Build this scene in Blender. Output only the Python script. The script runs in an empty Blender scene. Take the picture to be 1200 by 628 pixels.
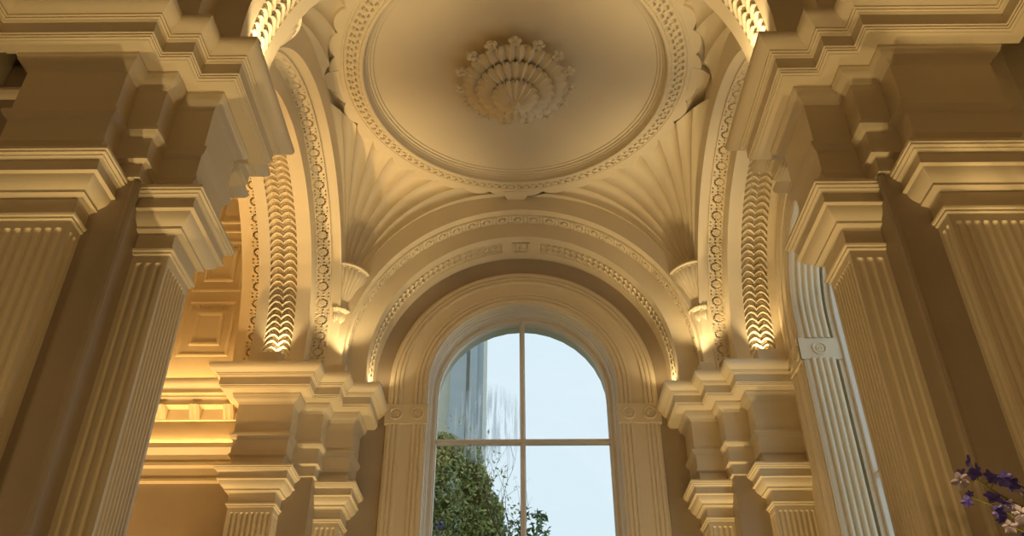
import bpy, bmesh, math, random
import numpy as np
from math import sin, cos, pi, sqrt, hypot, atan2, radians
random.seed(7); rng = np.random.default_rng(3)
EYE = 1.5                       # every z below is measured from eye height
COL = bpy.context.scene.collection
SC = bpy.context.scene

# ------------------------------------------------------------------ materials
def srgb(r, g, b):
    f = lambda c: c/12.92 if c <= .04045 else ((c+.055)/1.055)**2.4
    return (f(r/255), f(g/255), f(b/255), 1)
def mat(name, col, rough=.6, var=.06, scale=6., bump=.0, metal=0., sheen=None):
    m = bpy.data.materials.new(name); m.use_nodes = True
    nt = m.node_tree; b = nt.nodes['Principled BSDF']
    b.inputs['Roughness'].default_value = rough; b.inputs['Metallic'].default_value = metal
    tc = nt.nodes.new('ShaderNodeTexCoord'); n = nt.nodes.new('ShaderNodeTexNoise')
    n.inputs['Scale'].default_value = scale; n.inputs['Detail'].default_value = 5
    nt.links.new(tc.outputs['Object'], n.inputs['Vector'])
    r = nt.nodes.new('ShaderNodeValToRGB')
    r.color_ramp.elements[0].position = .3; r.color_ramp.elements[1].position = .7
    lo = [c*(1-var) for c in col[:3]]+[1]; hi = [min(1, c*(1+var)) for c in col[:3]]+[1]
    r.color_ramp.elements[0].color = lo; r.color_ramp.elements[1].color = hi
    nt.links.new(n.outputs['Fac'], r.inputs['Fac']); nt.links.new(r.outputs['Color'], b.inputs['Base Color'])
    if bump:
        bp = nt.nodes.new('ShaderNodeBump'); bp.inputs['Strength'].default_value = bump; bp.inputs['Distance'].default_value = .01
        n2 = nt.nodes.new('ShaderNodeTexNoise'); n2.inputs['Scale'].default_value = scale*14
        nt.links.new(tc.outputs['Object'], n2.inputs['Vector'])
        nt.links.new(n2.outputs['Fac'], bp.inputs['Height']); nt.links.new(bp.outputs['Normal'], b.inputs['Normal'])
    return m
def emis(name, col, s):
    m = bpy.data.materials.new(name); m.use_nodes = True; nt = m.node_tree
    nt.nodes.remove(nt.nodes['Principled BSDF']); e = nt.nodes.new('ShaderNodeEmission')
    e.inputs['Color'].default_value = (*col, 1); e.inputs['Strength'].default_value = s
    nt.links.new(e.outputs[0], nt.nodes['Material Output'].inputs[0]); return m
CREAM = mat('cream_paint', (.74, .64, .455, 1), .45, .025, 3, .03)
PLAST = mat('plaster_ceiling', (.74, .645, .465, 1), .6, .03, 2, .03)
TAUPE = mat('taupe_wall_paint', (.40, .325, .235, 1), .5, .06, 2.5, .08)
FLOOR = mat('stone_floor', (.10, .07, .045, 1), .5, .1, 2)
WHITE = mat('white_window_paint', (.72, .66, .56, 1), .4, .03, 5)
FIXT = mat('fixture_box_paint', (.76, .66, .48, 1), .5, .03)
LENS = emis('warm_lamp_lens', (1, .74, .42), 12)
LED = emis('cove_led', (1, .58, .20), 19)

def glass_mat():
    m = bpy.data.materials.new('window_glass'); m.use_nodes = True; nt = m.node_tree
    nt.nodes.remove(nt.nodes['Principled BSDF']); N = nt.nodes.new; out = nt.nodes['Material Output']
    tr = N('ShaderNodeBsdfTransparent'); tr.inputs[0].default_value = (.95, .985, .98, 1)
    gl = N('ShaderNodeBsdfGlossy'); gl.inputs['Roughness'].default_value = .05
    m1 = N('ShaderNodeMixShader'); m1.inputs[0].default_value = .04
    nt.links.new(tr.outputs[0], m1.inputs[1]); nt.links.new(gl.outputs[0], m1.inputs[2])
    # condensation: vertical runs in a patch of the left pane
    tc = N('ShaderNodeTexCoord'); mp = N('ShaderNodeMapping'); mp.inputs['Scale'].default_value = (26, 1, 1.6)
    nt.links.new(tc.outputs['Object'], mp.inputs[0])
    n = N('ShaderNodeTexNoise'); n.inputs['Scale'].default_value = 1.6; n.inputs['Detail'].default_value = 3
    nt.links.new(mp.outputs[0], n.inputs['Vector'])
    r = N('ShaderNodeMapRange'); r.inputs[1].default_value = .42; r.inputs[2].default_value = .64
    nt.links.new(n.outputs['Fac'], r.inputs[0])
    sp = N('ShaderNodeVectorMath'); sp.operation = 'DISTANCE'; sp.inputs[1].default_value = (-.34, 0, 3.86)
    mp2 = N('ShaderNodeMapping'); mp2.inputs['Scale'].default_value = (1, 0, 1)
    nt.links.new(tc.outputs['Object'], mp2.inputs[0]); nt.links.new(mp2.outputs[0], sp.inputs[0])
    r2 = N('ShaderNodeMapRange'); r2.inputs[1].default_value = .20; r2.inputs[2].default_value = .42
    r2.inputs[3].default_value = .6; r2.inputs[4].default_value = 0
    nt.links.new(sp.outputs['Value'], r2.inputs[0])
    mu = N('ShaderNodeMath'); mu.operation = 'MULTIPLY'
    nt.links.new(r.outputs[0], mu.inputs[0]); nt.links.new(r2.outputs[0], mu.inputs[1])
    tl = N('ShaderNodeBsdfTranslucent'); tl.inputs[0].default_value = (.9, .95, 1, 1)
    m2 = N('ShaderNodeMixShader'); nt.links.new(mu.outputs[0], m2.inputs[0])
    nt.links.new(m1.outputs[0], m2.inputs[1]); nt.links.new(tl.outputs[0], m2.inputs[2])
    nt.links.new(m2.outputs[0], out.inputs[0]); return m
GLASS = glass_mat()
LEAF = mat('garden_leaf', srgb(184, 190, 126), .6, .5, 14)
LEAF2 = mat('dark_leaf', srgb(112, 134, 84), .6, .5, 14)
BARK = mat('bark', srgb(96, 74, 52), .8, .3, 8)
BLOOM = mat('violet_bloom', srgb(120, 100, 190), .6, .2, 5)
HOUSE = mat('grey_render', srgb(196, 196, 180), .8, .05, 1)
HOUSE2 = mat('grey_corner_strip', srgb(168, 182, 186), .8, .05, 1)
GROUND = mat('garden_ground', srgb(90, 96, 70), .9, .2, 1)
PETAL = mat('delphinium_petal', srgb(104, 92, 196), .55, .35, 30)
PETALW = mat('pale_petal', srgb(196, 184, 204), .55, .12, 20)
STEM = mat('flower_stem', srgb(120, 128, 40), .55, .15, 20)
VASE = mat('vase_ceramic', srgb(225, 220, 208), .2, .03)
WOOD = mat('dark_wood', srgb(80, 50, 30), .4, .2, 9)

# ------------------------------------------------------------------ mesh builder
class MB:
    def __init__(s): s.v = []; s.f = []
    def add(s, vs, fs):
        o = len(s.v); s.v += [tuple(map(float, p)) for p in vs]; s.f += [tuple(i+o for i in f) for f in fs]
    def grid(s, P, cu=False, cv=False):            # P[nu][nv][3]
        P = np.asarray(P, float); nu, nv = P.shape[:2]; fs = []
        for i in range(nu if cu else nu-1):
            for j in range(nv if cv else nv-1):
                a, b = i, (i+1) % nu; c, d = j, (j+1) % nv
                fs.append((a*nv+c, b*nv+c, b*nv+d, a*nv+d))
        s.add(P.reshape(-1, 3), fs); return s
    def box(s, x0, x1, y0, y1, z0, z1, bev=0):
        if bev:
            b = bev; Z = [(z0, b), (z0+b, 0), (z1-b, 0), (z1, b)]
            rings = [[(x0+i, y0+i, z), (x1-i, y0+i, z), (x1-i, y1-i, z), (x0+i, y1-i, z)] for z, i in Z]
            s.grid(rings, cv=True); n = len(s.v)
            s.f += [(n-1, n-2, n-3, n-4), (n-16, n-15, n-14, n-13)]; return s
        s.add([(x, y, z) for x in (x0, x1) for y in (y0, y1) for z in (z0, z1)],
              [(0, 1, 3, 2), (4, 6, 7, 5), (0, 4, 5, 1), (2, 3, 7, 6), (0, 2, 6, 4), (1, 5, 7, 3)]); return s
    def quad(s, a, b, c, d): s.add([a, b, c, d], [(0, 1, 2, 3)]); return s
    def tube(s, pts, r, n=8, cap=True):
        pts = [np.array(p, float) for p in pts]; rr = r if hasattr(r, '__len__') else [r]*len(pts); G = []
        for i, p in enumerate(pts):
            t = pts[min(i+1, len(pts)-1)]-pts[max(i-1, 0)]; t /= (np.linalg.norm(t) or 1)
            h = np.array([0, 0, 1.]) if abs(t[2]) < .9 else np.array([1., 0, 0])
            a = np.cross(t, h); a /= np.linalg.norm(a); b = np.cross(t, a)
            G.append([p+rr[i]*(a*cos(2*pi*k/n)+b*sin(2*pi*k/n)) for k in range(n)])
        s.grid(G, cv=True); m = len(s.v)
        if cap: s.f += [tuple(range(m-n, m)), tuple(range(m-n*len(pts), m-n*len(pts)+n))]
        return s
    def lathe(s, prof, c, n=48):                    # prof [(r,z)] about vertical axis through c
        s.grid([[(c[0]+r*cos(2*pi*k/n), c[1]+r*sin(2*pi*k/n), z) for k in range(n)] for r, z in prof], cv=True); return s
    def blob(s, c, r, n=8, m=5):
        c = np.array(c); r = r if hasattr(r, '__len__') else (r, r, r)
        s.grid([[(c[0]+r[0]*sin(pi*(i+.001)/(m+.002))*cos(2*pi*k/n), c[1]+r[1]*sin(pi*(i+.001)/(m+.002))*sin(2*pi*k/n),
                  c[2]+r[2]*cos(pi*(i+.001)/(m+.002))) for k in range(n)] for i in range(m+1)], cv=True); return s
    def build(s, name, m, parent=None, sharp=32, **props):
        me = bpy.data.meshes.new(name); o0 = origin(parent)
        me.from_pydata([(x-o0[0], y-o0[1], z+EYE-o0[2]) for x, y, z in s.v], [], s.f); me.validate()
        bm = bmesh.new(); bm.from_mesh(me)
        bmesh.ops.remove_doubles(bm, verts=bm.verts, dist=1e-5)
        bmesh.ops.recalc_face_normals(bm, faces=bm.faces)
        bm.to_mesh(me); bm.free()
        me.polygons.foreach_set('use_smooth', [sharp > 0]*len(me.polygons))
        if sharp: me.set_sharp_from_angle(angle=radians(sharp))
        me.materials.append(m); o = bpy.data.objects.new(name, me); COL.objects.link(o)
        if parent: o.parent = parent
        for k, v in props.items(): o[k] = v
        return o
def origin(p):
    o = np.zeros(3)
    while p is not None: o += np.array(p.location); p = p.parent
    return o
def thing(name, label, cat, loc, group=None, kind=None):
    o = bpy.data.objects.new(name, None); COL.objects.link(o); o.empty_display_size = .1
    o.location = (loc[0], loc[1], loc[2]+EYE); return tag(o, label, cat, group, kind)
def tag(o, label, cat, group=None, kind=None):
    o['label'] = label; o['category'] = cat
    if group: o['group'] = group
    if kind: o['kind'] = kind
    return o
def struct(o): o['kind'] = 'structure'; return o

# rectilinear plan path -> swept moulding.  side=+1: inward (d>0) lies to the left of travel
def offpath(path, d, side, ext=None):
    P = [np.array(p, float) for p in path]; n = len(P); out = []
    nr = []
    for i in range(n-1):
        t = P[i+1]-P[i]; t /= np.linalg.norm(t); nr.append(side*np.array([-t[1], t[0]]))
    dd = [d+(ext[i] if ext else 0) for i in range(n-1)]
    for i in range(n):
        if i == 0: out.append(P[0]+nr[0]*dd[0])
        elif i == n-1: out.append(P[-1]+nr[-1]*dd[-1])
        else:
            a, b = nr[i-1], nr[i]
            A = np.array([a, b]); rhs = np.array([a@P[i]+dd[i-1], b@P[i]+dd[i]])
            out.append(np.linalg.solve(A, rhs) if abs(np.linalg.det(A)) > 1e-6 else P[i]+a*dd[i])
    return out
def sweep(mb, path, prof, side, ext=None, ends=None):
    G = []
    for d, z in prof:
        q = offpath(path, d, side, ext)
        if ends:                                       # clamp an end to a fixed coordinate
            for idx, ax, val in ends: q[idx][ax] = val
        G.append([(p[0], p[1], z) for p in q])
    mb.grid(G); return mb
def mir(pts, s, cx=0.): return [(s*p[0]+cx, p[1]) for p in pts]

CROWN = [(.30, 3.278), (-.056, 3.278), (-.056, 3.262), (-.052, 3.248), (-.043, 3.236), (-.030, 3.226), (-.014, 3.217), (-.004, 3.2115), (0, 3.2085), (0, 3.201),
         (.010, 3.199), (.010, 3.192), (.019, 3.190), (.023, 3.184), (.029, 3.180), (.029, 3.113), (.036, 3.110), (.036, 3.102), (.043, 3.100),
         (.043, 3.093), (.054, 3.090), (.057, 3.086), (.122, 3.086)]
BED = [(.20, 3.088), (.122, 3.088), (.122, 3.070), (.126, 3.064), (.129, 3.052), (.137, 3.041), (.150, 3.031), (.162, 3.021), (.166, 3.010), (.172, 3.004),
       (.172, 2.745), (.20, 2.745)]
ARCHI = [(.20, 2.752), (.148, 2.752), (.148, 2.734), (.153, 2.728), (.158, 2.718), (.168, 2.709), (.176, 2.704), (.176, 2.590), (.166, 2.586),
         (.166, 2.573), (.176, 2.567), (.190, 2.560), (.190, 2.492), (.181, 2.488), (.181, 2.474), (.235, 2.470)]
CAP = [(.24, 2.470), (.092, 2.470), (.092, 2.456), (.098, 2.452), (.099, 2.443), (.112, 2.440), (.113, 2.433), (.128, 2.426), (.132, 2.420), (.132, 2.376),
       (.123, 2.374), (.123, 2.364), (.140, 2.359), (.142, 2.350), (.147, 2.337), (.158, 2.322), (.174, 2.311), (.183, 2.305), (.183, 2.292), (.198, 2.288), (.210, 2.284),
       (.215, 2.278), (.215, 2.208), (.205, 2.204), (.201, 2.197), (.204, 2.189), (.212, 2.186), (.212, 2.176), (.224, 2.171), (.26, 2.170)]
SH = .222
def fluted(mb, p0, p1, nrm, n, ztop=2.17, zbot=-1.32, depth=.015, margin=.016, frac=.72):
    p0 = np.array(p0, float); p1 = np.array(p1, float); L = np.linalg.norm(p1-p0); t = (p1-p0)/L; nrm = np.array(nrm, float)
    pitch = (L-2*margin)/n; r = pitch*frac/2; us = [0.]
    for k in range(n):
        c = margin+pitch*(k+.5); us += [c+r*q for q in (-1, -.93, -.72, -.4, 0, .4, .72, .93, 1)]
    us.append(L); zt = ztop-.035-r
    zs = [zbot, zbot+.12, zt]+[zt+r*q for q in (.3, .55, .75, .9, 1.0)]+[ztop]
    G = []
    for z in zs:
        row = []
        for u in us:
            dpt = 0.
            for k in range(n):
                c = margin+pitch*(k+.5); q = 1-((u-c)/r)**2-(max(0, z-zt)/r)**2
                if q > 0: dpt = depth*sqrt(q)
            if z <= zbot+.001: dpt = 0
            p = p0+t*u-nrm*dpt; row.append((p[0], p[1], z))
        G.append(row)
    mb.grid(G)

# ------------------------------------------------------------------ piers
FS = (.0639, .0699)
def pier_core(name, path, side, ext, zt=3.27, extra_close=None):
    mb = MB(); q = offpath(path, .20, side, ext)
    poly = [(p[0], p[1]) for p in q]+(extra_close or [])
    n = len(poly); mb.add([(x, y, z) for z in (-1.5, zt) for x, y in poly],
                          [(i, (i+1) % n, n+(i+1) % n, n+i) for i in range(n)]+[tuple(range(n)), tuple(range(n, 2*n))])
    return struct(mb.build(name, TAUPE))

def entablature(label, path, side, loc, ext=None, frpath=None, group='stepped entablatures on the piers'):
    t = thing('entablature', label, 'entablature', loc, group, 'thing')
    sweep(MB(), path, CROWN, side).build('cornice', CREAM, t)
    sweep(MB(), frpath or path, BED, side).build('frieze', CREAM, t)
    sweep(MB(), frpath or path, ARCHI, side).build('architrave', CREAM, t)
    return t
def pilaster(label, pts, side, ends, faces, loc, group):
    """pts: crown-line path of the capital, faces: (p0,p1,normal,nflutes)"""
    t = thing('pilaster', label, 'pilaster', loc, group, 'thing')
    sweep(MB(), pts, CAP, side, ends=ends).build('capital', CREAM, t)
    mb = MB()
    for f in faces: fluted(mb, *f)
    mb.build('fluted_shaft', CREAM, t, sharp=40)
    b = MB(); q = offpath(pts, SH, side)
    for idx, ax, val in ends: q[idx][ax] = val
    prof = [(-.0, -1.32), (-.02, -1.34), (-.02, -1.36), (-.035, -1.37), (-.035, -1.5)]
    sweep(b, [tuple(p) for p in q], prof, side).build('base', CREAM, t)
    return t

def far_pier(s):
    w = 'left' if s < 0 else 'right'
    XA, XB, XC, YA, YB, YC = 1.679, 1.4745, 1.251, 1.27, 1.463, 1.648
    XL = 2.47 if s < 0 else 2.20
    side = -1 if s > 0 else 1
    # path in mirrored x (positive = outward from bay); travel from outer end to window wall
    base = [(XL, YA), (XA, YA), (XA, YB), (XB, YB), (XB, YC), (XC, YC), (XC, 2.16)]
    if s < 0: base = [(XL, 1.62)]+base
    path = mir(base, s); k = 1 if s < 0 else 0
    ext = ([.04] if s < 0 else [])+[.04, .04, 0, 0, .04, .04]
    close = [(s*(XL-.2 if s < 0 else XL), 2.16)] if s > 0 else [(s*1.5, 1.9), (s*(XL-.24), 1.9)]
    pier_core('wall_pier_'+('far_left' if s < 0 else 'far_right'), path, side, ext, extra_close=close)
    entablature('stepped cream entablature above the small pilasters %s of the arched window' % w, path, side, (s*1.6, 1.6, 2.47))
    d = SH
    if s < 0:
        ptsA = mir([(XL, 1.62), (XL, YA), (XA, YA), (XA, YB)], s)
        q0 = s*(XL-d-.0)
        faces = [((s*(XL-d+.045), YA+d), (s*(XA+d), YA+d), (0, -1), 8), ((s*(XA+d), YA+d), (s*(XA+d), YB+.2), (-s, 0), 3)]
        faces[0] = ((s*(XL-d), YA+d), (s*(XA+d), YA+d), (0, -1), 8)
        ends = [(-1, 1, YB+.2)]
    else:
        ptsA = mir([(XL+.02, YA), (XA, YA), (XA, YB)], s)
        faces = [((s*(XL+.01), YA+d), (s*(XA+d), YA+d), (0, -1), 7), ((s*(XA+d), YA+d), (s*(XA+d), YB+.2), (-s, 0), 3)]
        ends = [(-1, 1, YB+.2)]
    pilaster('wide fluted pilaster at the outer side of the far %s pier' % w, ptsA, side, ends, faces, (s*2.1, YA+.25, -1.5), 'fluted pilasters')
    ptsC = mir([(XB, YC), (XC, YC), (XC, 2.16)], s)
    pilaster('narrow fluted pilaster beside the window on its %s, under the inner cornice corner' % w, ptsC, side, [(0, 0, s*(XB+.2))],
             [((s*(XB+.2), YC+d), (s*(XC+d), YC+d), (0, -1), 4), ((s*(XC+d), YC+d), (s*(XC+d), 2.15), (-s, 0), 6)], (s*1.5, YC+.25, -1.5), 'fluted pilasters')
for s in (-1, 1): far_pier(s)

def near_pier(s):
    w = 'left' if s < 0 else 'right'
    if s < 0: XA, XB, XC, XO, YA, YB, YC = 1.669, 1.527, 1.346, 2.385, -2.300, -2.178, -2.042; XF = 2.31
    else:     XA, XB, XC, XO, YA, YB, YC = 1.516, 1.375, 1.193, 2.167, -2.309, -2.186, -2.051; XF = 2.153
    side = 1 if s < 0 else -1
    YC2, YB2, YA2 = YC+.7085, YC+.7085+.185, YC+.7085+.378
    XB2, XA2 = XC+.181, XC+.36
    rear = [(XC, YC2), (XB2, YC2), (XB2, YB2), (XA2, YB2), (XA2, YA2), (XA2+.72, YA2)]
    front = [(XA, YA), (XA, YB), (XB, YB), (XB, YC), (XC, YC)]
    path = mir([(XO, -6.9), (XO, YA)]+front+rear, s)
    XK = XF+.172
    frp = mir([(XK+.25, YA+.22), (XK, YA+.22), (XK, YA)]+front+rear, s)
    cp = mir([(XK, YA+.22), (XK, YA)]+front+rear, s)
    ext = [.04, .04, .04, 0, 0, .04, .04, .04, 0, 0, .04, .04]
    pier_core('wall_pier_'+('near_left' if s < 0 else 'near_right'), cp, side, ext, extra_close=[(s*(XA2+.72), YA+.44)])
    entablature('large stepped cream entablature across the top %s corner of the photo' % w, path, side, (s*1.7, -1.9, 2.47), frpath=frp)
    d = SH
    ptsA = mir([(XK, YA+.22), (XK, YA), (XA, YA), (XA, YB)], s)
    pilaster('broad fluted pilaster at the %s edge of the photo, cut by the frame' % w, ptsA, side, [(-1, 1, YB+.2)],
             [((s*(XK-d), YA+d), (s*(XA+d), YA+d), (0, -1), 9 if s > 0 else 8), ((s*(XA+d), YA+d), (s*(XA+d), YB+.2), (-s, 0), 2),
              ((s*(XK-d), YA+d), (s*(XK-d), YA+.44), (s, 0), 2)],
             (s*2.1, YA+.3, -1.5), 'fluted pilasters')
    ptsC = mir([(XB, YC), (XC, YC), (XC, YC2), (XB2, YC2)], s)
    pilaster('tall fluted pilaster on the %s, inner one of the big foreground pair' % w, ptsC, side, [(0, 0, s*(XB+.2)), (-1, 0, s*(XB2+.2))],
             [((s*(XB+.2), YC+d), (s*(XC+d), YC+d), (0, -1), 3), ((s*(XC+d), YC+d), (s*(XC+d), YC2-d), (-s, 0), 8),
              ((s*(XC+d), YC2-d), (s*(XB2+.2), YC2-d), (0, 1), 3)], (s*1.55, YC+.3, -1.5), 'fluted pilasters')
    ptsR = mir([(XA2, YB2), (XA2, YA2), (XA2+.72, YA2)], s)
    # corner bead on the strip of wall between the two pilasters
    b = MB(); b.tube([(s*(XB+.197), YB+.205, -1.5), (s*(XB+.197), YB+.205, 2.455), (s*(XB+.197), YB+.205, 2.468)], [.02, .02, .008], 10)
    tag(b.build('corner_bead', TAUPE), 'rounded taupe corner bead running down between the two %s foreground pilasters' % w, 'moulding', None, 'thing')
for s in (-1, 1): near_pier(s)

# ------------------------------------------------------------------ arches
def arcpts(R, zc, zb, n):
    """(a, z, radial a, radial z, arclength) from the right foot over the crown to the left foot"""
    h = zc-zb; tot = pi*R+2*h; out = []
    for i in range(n+1):
        s = tot*i/n
        if s < h: out.append((R, zb+s, 1., 0., s))
        elif s > tot-h: out.append((-R, zb+(tot-s), -1., 0., s))
        else:
            th = (s-h)/R; out.append((R*cos(th), zc+R*sin(th), cos(th), sin(th), s))
    return out
class Frame:
    def __init__(s, kind, c): s.k = kind; s.c = c
    def __call__(s, a, b, z): return (s.c+a, b, z) if s.k == 'x' else (b, s.c+a, z)
def soffit(mb, F, R0, R1, b0, b1, zc, zb, n=72, m=1, hf=None):
    """soffit surface; hf(S, V) -> relief height toward the opening (arrays)"""
    G = []
    rows = arcpts(1., 0., 0., 2)
    A0 = arcpts(R0, zc, zb, n)
    S = np.array([p[4] for p in A0])[:, None]; V = np.linspace(0, 1, m+1)[None, :]
    H = hf(S+0*V, (V+0*S)*abs(b1-b0)) if hf else np.zeros((n+1, m+1))
    for i, (a, z, na, nz, sl) in enumerate(A0):
        row = []
        for j in range(m+1):
            v = j/m; dr = (R1-R0)*v-H[i, j]
            row.append(F(a+na*dr, b0+(b1-b0)*v, z+nz*dr))
        G.append(row)
    mb.grid(G); return mb
def annulus(mb, F, b, R0, R1, zc, zb, n=72, steps=None):
    A0 = arcpts(R0, zc, zb, n)
    ds = steps or [(0, 0), (R1-R0, 0)]
    mb.grid([[F(a+na*dr, b+db, z+nz*dr) for dr, db in ds] for a, z, na, nz, sl in A0]); return mb

def guilloche(total, width, pitch=.060, gap=0., centre=None, keep=.0):
    """interlaced strands in a sunk panel"""
    def hf(S, V):
        w = (V/width)*2-1; a = np.abs(w); mid = total/2
        sym = np.where(S < mid, S, total-S)              # strands rise from both feet
        t = sym/pitch
        def strand(off, rad, top, drop, apex=.66):
            lo = np.minimum(a, apex)/apex; hi = np.maximum(0, a-apex)/(1-apex)
            sh = off+top-drop*(1-lo)**2-1.0*hi**2
            sl = (2*drop*(1-lo)/apex*(a < apex)+2*1.0*hi/(1-apex)*(a >= apex))*pitch*2/width
            q = np.abs((t-sh+.5) % 1.-.5)*pitch
            return np.sqrt(np.maximum(0, 1-(q/np.minimum(1.9, np.sqrt(1+sl**2))/rad)**2))
        h = strand(0, .0088, .45, .60, .45)*.026
        h = np.maximum(h, np.where(a < .66, strand(.48, .0052, .22, .40, .36), 0)*.015)
        for wc, off, rr in ((.86, .10, .007), (.0, .30, .010), (.52, .02, .006)):
            dt = ((t-off+.5) % 1.-.5)*pitch; dw = (a-wc)*width/2
            h = np.maximum(h, .016*np.sqrt(np.maximum(0, 1-(dt**2+dw**2)/rr**2)))
        panel = np.where((a < .97) & (sym > .045), 1., 0.)
        if gap: panel = np.where(np.abs(S-mid) < gap, 0., panel)
        out = np.where(panel > 0, h-.026, 0.)
        if gap:
            # square keystone panel with a flower
            u = (S-mid)/.085; v2 = w*width/2/.075; inside = (np.abs(u) < 1) & (np.abs(v2) < 1)
            r = np.sqrt((u*1.0)**2+v2**2); an = np.arctan2(v2, u)
            fl = np.where(r < .62, .016*(.6+.4*np.cos(4*an))*(r > .15), 0)+np.where(r < .2, .018, 0)
            fr = np.where(np.maximum(np.abs(u), np.abs(v2)) > .80, .010, -.012)
            out = np.where(inside, np.maximum(fr, fl-.012), out)
        return out
    return hf
def lace(width, pitch=.155, dep=.016, thick=.018):
    """pierced border of linked roundels with scalloped free edge at V=0"""
    def hf(S, V):
        t = (S/pitch+.5) % 1.-.5; v = V/width
        x = t*pitch; y = V-width*.48; r = np.sqrt(x*x+y*y); an = np.arctan2(y, x)
        R = width*.42
        h = np.full_like(S, .003)
        h += .003*np.exp(-((r-R)/(.007))**2)                              # ring
        h += .003*np.exp(-((r-R*.40)/.006)**2)+.004*np.exp(-(r/.007)**2)  # inner rosette
        k = np.round(an/(2*pi/11)); da = an-k*2*pi/11                     # piercings round the ring
        rh = np.sqrt((r*np.cos(da)-R*.70)**2+(r*np.sin(da))**2)
        h = np.where((rh < .0072) & (an > -.3), -dep*4, np.where(rh < .005, -dep*.5, h))
        x2 = ((S/pitch) % 1.-.5)*pitch                                    # bosses between roundels
        for yy in (.15, .5, .85):
            rr = np.sqrt(x2**2+(V-width*yy)**2); h = np.where(h > 0, np.maximum(h, .006*np.exp(-(rr/.009)**2)), h)
            h = np.where(np.sqrt((np.abs(x2)-.017)**2+(V-width*yy)**2) < .006, -dep*2, h)
        h += .0016*np.sin(S*260)*np.sin(V*230+S*40)*(h > 0)
        return h+thick
    return hf

def arch_order_label(t): return t
def build_arch(name_label, F, group, orders, zc, zb):
    t = thing('arch', name_label, 'arch', orders['loc'], group, 'thing')
    # orders: list of ('soffit'|'ann'|..)
    for o in orders['parts']:
        kind = o[0]
        if kind == 'plain':
            _, nm, R0, R1, b0, b1 = o; soffit(MB(), F, R0, R1, b0, b1, zc, zb).build(nm, PLAST, t)
        elif kind == 'face':
            _, nm, b, R0, R1 = o; annulus(MB(), F, b, R0, R1, zc, zb).build(nm, PLAST, t)
        elif kind == 'guil':
            _, nm, R0, R1, b0, b1, marg, gap = o                  # margins + panel
            f = lambda b: R0+(R1-R0)*(b-b0)/(b1-b0)
            m0, m1 = b0+(b1-b0)*marg[0], b1-(b1-b0)*marg[1]
            mb = MB(); soffit(mb, F, R0, f(m0), b0, m0, zc, zb); soffit(mb, F, f(m1), R1, m1, b1, zc, zb)
            mb.build('soffit', PLAST, t)
            tot = pi*f(m0)+2*(zc-zb); wd = abs(m1-m0)
            soffit(MB(), F, f(m0), f(m1), m0, m1, zc, zb, n=int(tot/.0046), m=44, hf=guilloche(tot, wd, gap=gap)).build(nm, PLAST, t, sharp=60)
        elif kind == 'lace':
            _, nm, R, b0, b1, = o                                 # b0 = free edge (toward the wall), b1 = plain band side
            wd = abs(b1-b0); tot = pi*R+2*(zc-zb)
            n = int(tot/.0044); m = 30
            A0 = arcpts(R, zc, zb, n); S = np.array([p[4] for p in A0])[:, None]; V = np.linspace(0, wd, m+1)[None, :]
            H = lace(wd)(S+0*V, V+0*S); G = []; sg = 1 if b1 > b0 else -1
            for i, (a, z, na, nz, sl) in enumerate(A0):
                e = .007*(1+cos(2*pi*sl/.155))                    # scalloped free edge
                row = [F(a, b0-sg*.004, z)]
                for j in range(m+1):
                    bb = b0-sg*(.004+e)*(1-j/m)**2+sg*wd*j/m
                    row.append(F(a-na*H[i, j], bb, z-nz*H[i, j]))
                row.append(F(a, b1, z)); G.append(row)
            MB().grid(G).build(nm, PLAST, t, sharp=60)
    return t

ZB = 3.27
# back arch, in front of the window
FB = Frame('x', 0.); ZCB = 3.585
YB0, YC0, YW = 1.635, 1.82, 2.15
RB, RC, RCW, RP = 1.557, 1.370, 1.336, 1.652
build_arch('wide round arch of carved bands framing the window', FB, 'arches of the vault', dict(loc=(0, 1.9, ZB), parts=[
    ('guil', 'interlaced_band', RC, RCW, YC0, YW, (.26, .30), .19),
    ('face', 'inner_face', YC0, RC, RB+.002),
    ('plain', 'plain_band', RB, RB, YB0, YB0+.075),
    ('lace', 'lace_band', RB, YC0-.006, YB0+.075),
    ('face', 'outer_face', YB0, RB, RP+.12)]), ZCB, ZB)
# side arches
CYS = .165; ZCS = 3.55; RA, RBS, RPS = 1.275, 1.475, 1.570
def side_arch(s, X1, X2, X3, label):
    F = Frame('y', CYS)
    parts = [('guil', 'interlaced_band', RA, RA, s*X2, s*(X3+(.03 if s > 0 else 0)), (.27, .22), 0.),
             ('face', 'inner_face', s*X2, RA, RBS+.002),
             ('plain', 'plain_band', RBS, RBS, s*X1, s*(X1+.085)),
             ('lace', 'lace_band', RBS, s*(X2-.006), s*(X1+.085)),
             ('face', 'outer_face', s*X1, RBS, RPS+.22)]
    if s < 0:
        parts += [('face', 'hall_face', s*X3, RA, RBS+.002), ('lace', 'hall_lace_band', RBS, s*(X3+.006), s*(X3+.12)), ('plain', 'hall_plain_band', RBS, RBS, s*(X3+.12), s*(X3+.21)),
                  ('face', 'hall_outer_face', s*(X3+.21), RBS, RPS+.6)]
    return build_arch(label, F, 'arches of the vault', dict(loc=(s*X2, CYS, ZB), parts=parts), ZCS, ZB)
side_arch(-1, 1.61, 1.83, 2.29, 'carved round arch on the left, open to the warm lit hall')
side_arch(1, 1.575, 1.79, 2.20, 'carved round arch on the right, over the walled side opening')
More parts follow.
